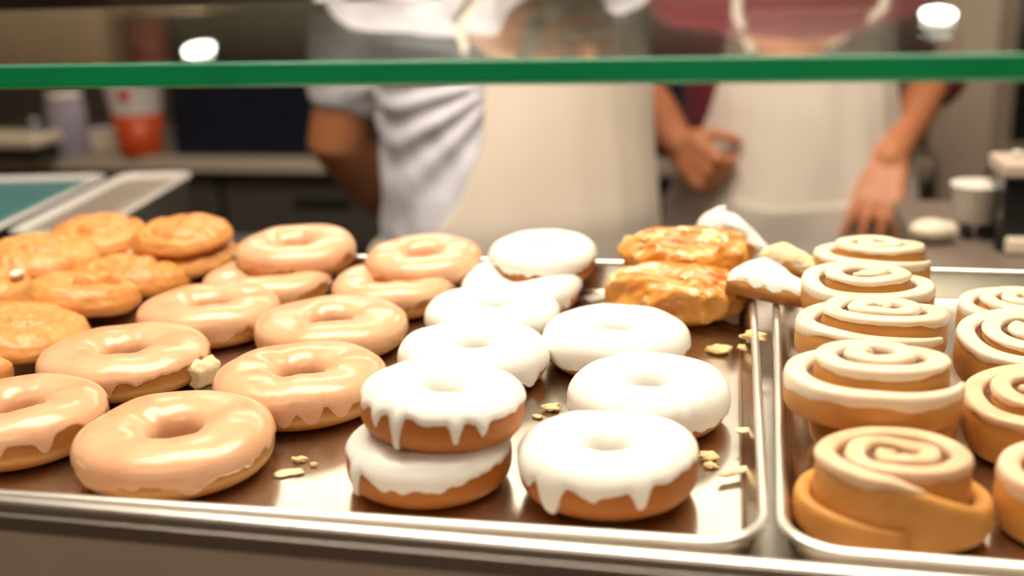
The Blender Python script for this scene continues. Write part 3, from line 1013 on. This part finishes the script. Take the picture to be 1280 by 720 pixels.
cbox('lid', (0, 0, .050), (.104, .084, .012), MT['white'], t, .003)
t = thing('red_canister', 'pinkish-red canister seen faintly through the glass above the drink cup', 'canister', (-2.06, 3.06, .41))
lathe_obj('canister_body', [(.001, 0), (.07, 0), (.07, .16), (.001, .16)], MT['red_dull'], t, 32)
lathe_obj('lid', [(.001, .16), (.072, .16), (.072, .19), (.001, .19)], MT['white'], t, 32)
t = thing('wall_shelf', 'dark wall shelf holding the red canister behind the glass', 'shelf', (-1.98, 3.05, .394))
cbox('shelf_board', (0, .10, .006), (.34, .28, .018), MT['wood'], t, .002)
for sx in (-1, 1):
    cbox('bracket', (sx*.12, .235, -.05), (.02, .02, .10), MT['black'], t, .002)

# ------------------------------------------------------------------ work table and things on it, at the right
TZ = -.075
t = thing('work_table', 'grey-brown work table behind the cinnamon rolls at the right', 'table', (.62, .98, FLOOR_Z))
cbox('table_top', (0, 0, TZ-FLOOR_Z-.0155), (.88, .50, .03), MT['worktop'], t, .004)
for sx in (-1, 1):
    for sy in (-1, 1):
        cbox('leg', (sx*.41, sy*.22, (TZ-FLOOR_Z-.031)/2), (.04, .04, TZ-FLOOR_Z-.031), MT['black'], t, .003)
        

def on_table(px):
    dr = fw + rt*((px[0]-640)/FPX) + up*((360-px[1])/FPX)
    return CAM + dr*((TZ-CAM.z)/dr.z)


q = on_table((1217, 296))
t = thing('white_tub', 'white plastic tub on dark feet on the work table by the beige column', 'tub', q)
s_ = 1.0
prof = [(.001, .020), (.022, .020), (.024, .022), (.030, .062), (.0315, .064), (.0315, .068), (.0295, .068), (.001, .067)]
lathe_obj('tub_body', prof, MT['white'], t, 36)
for a in (-2.2, -.9, .9, 2.2):
    lathe_obj('foot', [(.001, 0), (.006, 0), (.005, .0205), (.001, .0205)], MT['black'], t, 12, (.016*math.cos(a), .016*math.sin(a), 0))
q = on_table((1163, 303))
t = tag(link('bread_bun', remesh((lambda b: (ell_into(b, (0, 0, .015), (.026, .020, .014), None, 3), ell_into(b, (.018, .004, .013), (.014, .014, .013), None, 3), b)[-1])(bmesh.new()), .0016, 3, name='bread_bun'), MT['cream']),
        'small cream bun on the work table beside the right-hand worker', 'bun')
t.location = q
q = on_table((1268, 312))
t = thing('coffee_machine', 'black appliance with a pale top strip at the right edge of the work table', 'appliance', q + Vector((.03, .03, 0)))
cbox('machine_body', (0, 0, .045), (.10, .09, .088), MT['black'], t, .004)
cbox('top_strip', (0, -.010, .097), (.11, .09, .016), MT['post'], t, .003)
lathe_obj('knob', [(.001, 0), (.006, 0), (.006, .006), (.001, .006)], MT['white'], t, 16, (-.03, 0, .106))
cbox('drip_tray', (-.02, -.052, .010), (.05, .014, .018), MT['cream'], t, .003)
for k, (dx, hh) in enumerate(((-.012, .052), (.006, .046))):
    q = on_table((1252+k*10, 312-k*4))
    t = thing('salt_shaker', ['dark small shaker standing before the black appliance, left of its twin', 'dark small shaker standing before the black appliance, right of its twin'][k], 'shaker', q)
    lathe_obj('shaker_body', [(.001, 0), (.0085, 0), (.0075, hh*.7), (.001, hh*.7)], MT['black'], t, 20)
    lathe_obj('shaker_cap', [(.001, hh*.7), (.008, hh*.7), (.006, hh*.95), (.001, hh)], MT['steel'], t, 20)


# ------------------------------------------------------------------ people
def interp(tab, w):
    ws = [r[0] for r in tab]
    return [float(np.interp(w, ws, [r[k] for r in tab])) for k in range(1, len(tab[0]))]


class Torso:
    """cross-sections of a trunk: w -> centre u, centre v, half width, half depth, in a frame turned towards where the chest faces"""
    def __init__(self, origin, yaw, tab):
        self.o, self.yaw, self.tab = Vector(origin), yaw, tab
        self.e1 = Vector((math.cos(yaw), math.sin(yaw), 0))
        self.e2 = Vector((-math.sin(yaw), math.cos(yaw), 0))     # away from the camera

    def p(self, a, w, grow=0., n=2.5):
        cu, cv, rx, ry = interp(self.tab, w)
        c, s = math.cos(a), math.sin(a)
        k = lambda q: math.copysign(abs(q)**(2/n), q)
        return self.o + self.e1*(cu+(rx+grow)*k(c)) + self.e2*(cv+(ry+grow)*k(s)) + Vector((0, 0, w))

    def loft(self, bm, w0, w1, grow=0., n=40, rows=24):
        rings = []
        for i in range(rows):
            w = w0+(w1-w0)*i/(rows-1)
            rings.append([bm.verts.new(self.p(2*PI*j/n, w, grow)) for j in range(n)])
        for a, b in zip(rings, rings[1:]):
            for j in range(n):
                bm.faces.new((a[j], a[(j+1) % n], b[(j+1) % n], b[j]))
        bm.faces.new(rings[0][::-1])
        bm.faces.new(rings[-1])


def head_into(bm, c, yaw, nod=0.):
    rot = Matrix.Rotation(yaw, 3, 'Z') @ Matrix.Rotation(nod, 3, 'X')
    c = Vector(c)

    def e(o, r):
        ell_into(bm, c + rot @ Vector(o), r, rot, 3)
    e((0, .012, .035), (.074, .094, .085))       # cranium
    e((0, -.020, -.020), (.062, .070, .075))     # face
    e((0, -.040, -.068), (.040, .042, .036))     # chin and jaw
    e((-.045, -.005, -.045), (.022, .045, .040))
    e((.045, -.005, -.045), (.022, .045, .040))
    e((0, -.098, -.008), (.012, .018, .024))     # nose
    e((0, -.088, .016), (.010, .012, .026))
    e((-.032, -.082, .030), (.022, .012, .007))  # brows
    e((.032, -.082, .030), (.022, .012, .007))
    e((-.078, .010, -.005), (.009, .020, .032))  # ears
    e((.078, .010, -.005), (.009, .020, .032))
    return rot


def head_extras(body, c, rot, hair, beard=False, base=Vector((0, 0, 0))):
    c = Vector(c)
    for s in (-1, 1):
        bm = bmesh.new()
        ell_into(bm, c + rot @ Vector((s*.031, -.079, .008)) - base, (.012, .010, .009), rot, 2)
        obj('eye', bm, MT['eye'], body, smooth=True)
    bm = bmesh.new()
    ell_into(bm, c + rot @ Vector((0, -.086, -.045)) - base, (.024, .008, .007), rot, 2)
    obj('mouth', bm, MT['lips'], body, smooth=True)
    bm = bmesh.new()
    ell_into(bm, c + rot @ Vector((0, .026, .050)) - base, (.080, .092, .082), rot, 3)
    for s in (-1, 1):
        ell_into(bm, c + rot @ Vector((s*.060, .040, -.005)) - base, (.022, .055, .055), rot, 3)
    obj('hair', bm, MT[hair], body, smooth=True)
    if beard:
        bm = bmesh.new()
        ell_into(bm, c + rot @ Vector((0, -.043, -.078)) - base, (.047, .044, .034), rot, 3)
        for s in (-1, 1):
            ell_into(bm, c + rot @ Vector((s*.050, -.010, -.052)) - base, (.020, .046, .040), rot, 3)
        ell_into(bm, c + rot @ Vector((0, -.088, -.032)) - base, (.028, .010, .008), rot, 3)
        obj('beard', bm, MT[hair], body, smooth=True)


def shift(me, base):
    V = get_co(me) - np.array(base)
    set_co(me, V)
    return me


def folds(me, fn):
    V, N = get_co(me), get_no(me)
    k = np.array([fn(Vector(v), Vector(n)) for v, n in zip(V, N)])
    set_co(me, V + N*k[:, None])
    return me


def apron_sheet(T, w0, w1, lo, hi, grow, seed, name='apron', n=70, rows=60, fold=.004, flare=.0):
    """cloth wrapped round the trunk between angles lo(w) and hi(w)"""
    V = np.zeros((rows, n, 3))
    for i in range(rows):
        w = w0+(w1-w0)*i/(rows-1)
        a0, a1 = lo(w), hi(w)
        for j in range(n):
            a = a0+(a1-a0)*j/(n-1)
            dn = (w1-w)/(w1-w0)
            f = fold*(nz(a*2.2+seed, w*5., seed)+.6*nz(a*6+seed, w*3+a*2, seed+4))*min(1, .4+dn)
            V[i, j] = T.p(a, w, grow+f+flare*dn**2)
    return V


def cloth(name, V, m, parent, base, label=None, th=.003):
    me = grid_mesh(name, V - np.array(base))
    o = link(name, me, m, parent, label)
    s = o.modifiers.new('thickness', 'SOLIDIFY')
    s.thickness = th
    s.offset = 0
    return o


def hand_into(bm, wrist, palm_dir, side, back, size=1., curl=.5, fingers=None, thumb=None, spread=.05):
    """palm, four fingers of different length and a thumb from the palm's side. side points to the thumb, back out of the back of the hand"""
    d, s, b = Vector(palm_dir).normalized(), Vector(side).normalized(), Vector(back).normalized()
    s = (s-d*s.dot(d)).normalized()
    b = (b-d*b.dot(d)-s*b.dot(s)).normalized()
    w = Vector(wrist)
    L = .085*size
    for k in (-1, 0, 1):
        tube_into(bm, [w+s*k*.012*size, w+d*L*.55+s*k*.022*size, w+d*L+s*k*.026*size], [.020*size, .0175*size, .0130*size], 12, (b, .72))
    lens = [.070, .078, .072, .056]
    for k in range(4):
        o = (1.5-k)*.0215*size
        k0 = w+d*L*.94+s*o
        l = lens[k]*size
        c1 = curl*(1+.10*k)
        dirs = []
        ang = c1*.7
        for q in range(3):
            dirs.append((d*math.cos(ang)-b*math.sin(ang)+s*spread*(1.5-k)).normalized())
            ang += c1*(1.0 if q == 0 else .8)
        p1 = k0+dirs[0]*l*.45
        p2 = p1+dirs[1]*l*.32
        p3 = p2+dirs[2]*l*.25
        tube_into(bm, [k0-d*.012*size, k0, p1, p2, p3], [.0098*size, .0098*size, .0090*size, .0082*size, .0070*size], 10)
    t0 = w+d*L*.22+s*.026*size
    td = (d*.62+s*.62-b*.30).normalized()
    t1 = t0+td*.034*size
    t2 = t1+(td*.7+d*.5-b*.35*(1+curl)).normalized()*.030*size
    t3 = t2+(td*.3+d*.7-b*.4*(1+curl)).normalized()*.022*size
    tube_into(bm, [t0-td*.012*size, t0, t1, t2, t3], [.0145*size, .0135*size, .0112*size, .0100*size, .0082*size], 10)


def legs_into(bm, T, w_hip, grow, fz=FLOOR_Z):
    for s in (-1, 1):
        h = T.o + T.e1*(s*.095) + Vector((0, 0, w_hip))
        k = T.o + T.e1*(s*.105) - T.e2*.01 + Vector((0, 0, (w_hip+fz)/2+.02))
        a = T.o + T.e1*(s*.11) + Vector((0, 0, fz+.09))
        tube_into(bm, [h, (h+k)/2, k, (k+a)/2+T.e2*.012, a], [.092+grow, .078+grow, .060+grow, .055+grow, .042+grow], 18)


def feet_into(bm, T, grow=0., fz=FLOOR_Z):
    for s in (-1, 1):
        a = T.o + T.e1*(s*.11) + Vector((0, 0, fz))
        tube_into(bm, [a+T.e2*.055+Vector((0, 0, .045)), a+Vector((0, 0, .050)), a-T.e2*.08+Vector((0, 0, .034)), a-T.e2*.16+Vector((0, 0, .030))],
                  [.036+grow, .040+grow, .034+grow, .026+grow], 14)


# ---- first worker: pale shirt, arm behind the back, cream apron
ax = pt(640, 200, 1.75)
org = Vector((ax.x, ax.y, 0))
T1 = Torso(org, YAW+R(20), [
    # w, centre u, centre v, half width, half depth
    (-.46, .00, .02, .195, .150), (-.34, .00, .01, .205, .160), (-.22, .00, .00, .205, .165), (-.10, .00, -.01, .200, .165),
    (.02, .00, -.005, .195, .155), (.14, .00, .0, .200, .145), (.24, .00, .01, .195, .125), (.29, .00, .015, .165, .105), (.33, .0, .01, .09, .075), (.37, .0, .0, .062, .062)])
B1 = Vector((org.x, org.y, FLOOR_Z))
shR = pt(462, -18, 1.74)
elR = pt(424, 178, 1.80)
wrR = pt(492, 262, 1.93)
hdR = pt(560, 300, 1.99)
shL = T1.o + T1.e1*.185 + T1.e2*.02 + Vector((0, 0, .235))
elL = T1.o + T1.e1*.215 + T1.e2*.17 + Vector((0, 0, -.04))
wrL = T1.o + T1.e1*.10 + T1.e2*.235 + Vector((0, 0, -.16))
head1 = pt(715, -52, 1.52)
head1.z = .378
bm = bmesh.new()
T1.loft(bm, -.50, .33, -.012)
nk = T1.o + Vector((0, 0, .30)) + T1.e2*.01
tube_into(bm, [nk, nk*.45+head1*.55+Vector((0, 0, -.03)), head1+Vector((0, 0, -.03))+T1.e2*.03], [.068, .058, .056], 16)
tube_into(bm, [T1.o+Vector((0, 0, .25))+T1.e1*-.10, shR], [.065, .062], 14)
tube_into(bm, [T1.o+Vector((0, 0, .25))+T1.e1*.10, shL], [.065, .062], 14)
tube_into(bm, [shR, shR*.5+elR*.5, elR, elR*.45+wrR*.55, wrR], [.062, .057, .0535, .047, .031], 16)
tube_into(bm, [shL, shL*.5+elL*.5, elL, elL*.45+wrL*.55, wrL], [.062, .054, .045, .041, .030], 16)
hand_into(bm, wrR, hdR-wrR, Vector((0, 0, 1)), T1.e2, 1.0, .35)
hand_into(bm, wrL, -T1.e1+Vector((0, 0, -.3)), Vector((0, 0, 1)), T1.e2, 1.0, .35)
legs_into(bm, T1, -.46, 0)
feet_into(bm, T1)
rot1 = head_into(bm, head1, YAW+R(10), R(28))
p1 = link('person', shift(remesh(bm, .0055, 5, name='person'), B1), MT['skin1'])
p1.location = B1
tag(p1, 'person in a pale blue-grey shirt and cream apron, one arm behind the back', 'person')
head_extras(p1, head1, rot1, 'hair1', True, B1)
# shirt
bm = bmesh.new()
T1.loft(bm, -.205, .318, .010)
tube_into(bm, [T1.o+Vector((0, 0, .24))+T1.e1*-.10, shR], [.082, .080], 16)
tube_into(bm, [T1.o+Vector((0, 0, .24))+T1.e1*.10, shL], [.080, .078], 16)
hem = shR*.40+elR*.60
tube_into(bm, [shR, shR*.62+elR*.38, hem], [.080, .078, .074], 20)
hemL = shL*.45+elL*.55
tube_into(bm, [shL, hemL], [.078, .068], 18)
blouse = pt(540, 215, 1.70)
ell_into(bm, T1.o+T1.e1*-.09+T1.e2*-.03+Vector((0, 0, -.12)), (.125, .125, .085), None, 3)
ms = remesh(bm, .006, 5, name='shirt')
pull = pt(625, 95, 1.58)


def f1(v, n):
    d = v-pull
    a = math.atan2(d.z, d.dot(T1.e1))
    r = d.length
    f = .0065*math.sin(a*21+2.2*nz(v.x*7, v.y*7, v.z*7))*min(1, r/.10)*max(0, 1-r/.34)
    return f + .004*nz(v.x*14, v.y*14, v.z*9) + .002*nz(v.x*35, v.y*35, v.z*30)


folds(ms, f1)
link('shirt', shift(ms, B1), MT['shirt1'], p1)
bm = bmesh.new()
T1.loft(bm, -.52, -.21, .004)
legs_into(bm, T1, -.46, .012)
link('trousers', shift(remesh(bm, .010, 4, name='trousers'), B1), MT['trouser'], p1)
bm = bmesh.new()
feet_into(bm, T1, .006)
link('shoes', shift(remesh(bm, .006, 3, name='shoes'), B1), MT['shoe'], p1)


def lo1(w):
    return -PI/2 - float(np.interp(w, [-.62, -.21, -.165, -.13, -.06, .02, .12, .26], [1.75, 1.75, 1.45, .98, .62, .42, .36, .30]))


def hi1(w):
    return -PI/2 + float(np.interp(w, [-.62, -.21, -.10, .02, .12, .26], [1.75, 1.75, 1.45, 1.15, .95, .42]))


a1 = cloth('apron', apron_sheet(T1, -.60, .255, lo1, hi1, .021, 3.3, fold=.0035, flare=.012), MT['apron'], p1, B1)
for s in (-1, 1):
    q0 = T1.p(-PI/2+s*.30, .25, .020)
    q1 = T1.p(-PI/2+s*.62, .30, .026)
    q2 = T1.o+T1.e1*(s*.065)+T1.e2*.02+Vector((0, 0, .345))
    tube_obj('neck_strap', [q0-B1, q1-B1, q2-B1], .007, MT['apron'], a1, 8)
tie = [T1.p(-PI/2-1.2-k*.16, -.185+.003*k, .024)-B1 for k in range(8)]
tube_obj('waist_tie', tie, .006, MT['apron'], a1, 8)

# ---- second worker: maroon shirt, off-white apron, one fist and one hanging hand
ax = pt(985, 200, 2.10)
org = Vector((ax.x, ax.y, 0))
T2 = Torso(org, YAW+R(2), [
    (-.55, .00, .02, .215, .150), (-.40, .00, .01, .215, .160), (-.28, .00, .00, .212, .165), (-.15, .00, -.01, .200, .160),
    (0., .00, -.005, .185, .150), (.14, .00, .0, .190, .140), (.28, .00, .01, .195, .125), (.34, .00, .015, .170, .105), (.39, .0, .01, .10, .075), (.44, .0, .0, .058, .058)])
B2 = Vector((org.x, org.y, FLOOR_Z))
head2 = T2.o + Vector((0, 0, .56)) - T2.e2*.03
shR = T2.o - T2.e1*.195 + Vector((0, 0, .285)) + T2.e2*.01
elR = pt(792, 98, 2.09)
wrR = pt(846, 178, 1.95)
shL = T2.o + T2.e1*.195 + Vector((0, 0, .285)) + T2.e2*.01
elL = pt(1163, 92, 2.10)
wrL = pt(1112, 196, 1.93)
bm = bmesh.new()
T2.loft(bm, -.58, .39, -.012)
nk = T2.o + Vector((0, 0, .36))
tube_into(bm, [nk, head2+Vector((0, 0, -.05))+T2.e2*.03], [.064, .056], 16)
for s, sh in ((-1, shR), (1, shL)):
    tube_into(bm, [T2.o+Vector((0, 0, .30))+T2.e1*(s*.10), sh], [.062, .060], 14)
tube_into(bm, [shR, shR*.5+elR*.5, elR, elR*.5+wrR*.5, wrR], [.060, .052, .046, .041, .030], 16)
tube_into(bm, [shL, shL*.5+elL*.5, elL, elL*.5+wrL*.5, wrL], [.060, .053, .047, .042, .031], 16)
# fist: palm turned in, fingers rolled
hand_into(bm, wrR, pt(884, 215, 1.90)-wrR, Vector((.35, .0, .9)), Vector((-.2, -1, .25)), 1.02, 1.15, spread=.0)
# hanging hand, back towards the camera
hand_into(bm, wrL, pt(1098, 252, 1.90)-wrL, Vector((-1, 0, -.1)), Vector((0, -1, .15)), 1.05, .26, spread=.10)
legs_into(bm, T2, -.52, 0)
feet_into(bm, T2)
rot2 = head_into(bm, head2, YAW, R(12))
p2 = link('person', shift(remesh(bm, .0052, 4, .45, name='person'), B2), MT['skin2'])
p2.location = B2
tag(p2, 'person in a maroon shirt and off-white apron, one hand in a fist, the other hanging', 'person')
head_extras(p2, head2, rot2, 'hair2', False, B2)
bm = bmesh.new()
T2.loft(bm, -.26, .378, .010)
for s, sh, el in ((-1, shR, elR), (1, shL, elL)):
    tube_into(bm, [T2.o+Vector((0, 0, .30))+T2.e1*(s*.10), sh], [.078, .076], 16)
    tube_into(bm, [sh, sh*.5+el*.5, el], [.078, .075, .070], 18)
ms = remesh(bm, .006, 5, name='shirt')
folds(ms, lambda v, n: .005*nz(v.x*11, v.y*11, v.z*7)+.002*nz(v.x*30, v.y*30, v.z*30))
link('shirt', shift(ms, B2), MT['shirt2'], p2)
bm = bmesh.new()
T2.loft(bm, -.60, -.25, .004)
legs_into(bm, T2, -.52, .012)
link('trousers', shift(remesh(bm, .010, 4, name='trousers'), B2), MT['trouser'], p2)
bm = bmesh.new()
feet_into(bm, T2, .006)
link('shoes', shift(remesh(bm, .006, 3, name='shoes'), B2), MT['shoe'], p2)


def lo2(w):
    return -PI/2 - float(np.interp(w, [-.70, -.20, -.12, -.03, .05, .12, .19], [1.75, 1.70, 1.45, 1.05, .84, .74, .68]))


def hi2(w):
    return -PI/2 + float(np.interp(w, [-.70, -.20, -.12, -.03, .05, .12, .19], [1.75, 1.50, 1.12, .82, .68, .66, .66]))


V = apron_sheet(T2, -.68, .182, lo2, hi2, .022, 8.1, fold=.014, flare=.03)
a2 = cloth('apron', V, MT['apron2'], p2, B2)
for s in (-1, 1):
    q0 = T2.p(-PI/2+s*.62, .178, .020)
    q1 = T2.p(-PI/2+s*.62, .33, .024)
    q2 = T2.o+T2.e1*(s*.07)+T2.e2*.02+Vector((0, 0, .405))
    tube_obj('neck_strap', [q0-B2, q1-B2, q2-B2], .009, MT['apron2'], a2, 8)
# patch pocket with a sagging mouth
V = np.zeros((24, 30, 3))
for i in range(24):
    for j in range(30):
        u, v = j/29, i/23
        a = -PI/2-.58+.92*u
        w = -.42+(.285-.012*math.sin(u*PI))*v
        V[i, j] = T2.p(a, w, .030+.020*math.exp(-((u-.36)/.22)**2)*v**3+.003*nz(u*5, v*5, 3.)+.03*((.182-w)/.862)**2)
cloth('pocket', V, MT['apron2'], a2, B2)

# ------------------------------------------------------------------ lamps seen in the glass
GL = 'round lamps that show as reflections in the glass'
for lab, loc in (('round lamp reflected in the glass at the left, before dark wall', (-1.785, 2.90, .516)), ('round lamp reflected in the glass at the right, above the beige column', (.350, 2.15, .386))):
    t = thing('pendant_lamp', lab, 'lamp', loc, (0, 0, 0), GL)
    t.scale = (1, 1, 1) if loc[1] > 2.5 else (.74, .74, .74)
    bm = bmesh.new()
    V = lathe([(.001, 0), (.046, 0), (.046, -.003), (.001, -.003)], 36)
    f_ = link('lamp_face', grid_mesh('lamp_face', V, cv=True, caps=True), MT['lamp'], t)
    f_.rotation_euler = (-R(16), 0, 0)
    s_ = link('lamp_shade', grid_mesh('lamp_shade', lathe([(.001, .050), (.022, .048), (.050, .006), (.052, .001), (.049, .001), (.047, .005), (.020, .040), (.001, .042)], 36), cv=True, caps=True), MT['black'], t)
    s_.rotation_euler = (-R(16), 0, 0)
    tube_obj('cord', [(0, .025, .035), (0, .025, .4), (0, .025, (1.5-loc[2])/t.scale[2])], .004, MT['black'], t, 8)


# ------------------------------------------------------------------ lights
def area(name, loc, size, power, colr=(1, .84, .64), target=None, sizey=None):
    l = bpy.data.lights.new(name, 'AREA')
    l.energy = power
    l.color = colr
    l.shape = 'RECTANGLE'
    l.size = size
    l.size_y = sizey or size
    o = bpy.data.objects.new(name, l)
    COL.objects.link(o)
    o.location = loc
    if target is not None:
        o.rotation_euler = (Vector(target)-Vector(loc)).to_track_quat('-Z', 'Y').to_euler()
    return o


area('ceiling_light_over_case', (-.20, .60, 1.46), 1.5, 35, (1, .86, .71), None, .5)
area('added_fill_workers', (-.2, .25, 1.46), 1.8, 28, (1, .90, .78), None, .6)  # unseen fill, added to brighten the aprons and other upright faces
area('added_fill_front', (-.2, -1.3, 1.46), 1.8, 15, (1, .84, .68), (-.2, 0.1, 0.), .8)  # front fill added from behind the camera, aimed at the trays
area('ceiling_light_back', (-.5, 2.75, 1.47), 2.6, 34, (1, .88, .72), (-.3, 0.6, 0), .5)

w = bpy.data.worlds.new('world')
scene.world = w
w.use_nodes = True
w.node_tree.nodes['Background'].inputs[0].default_value = (.6, .5, .4, 1)
w.node_tree.nodes['Background'].inputs[1].default_value = .05

vs = scene.view_settings
vs.view_transform = 'Standard'
vs.look = 'None'
vs.exposure = 0.06
vs.gamma = 1.0
vs.use_curve_mapping = False
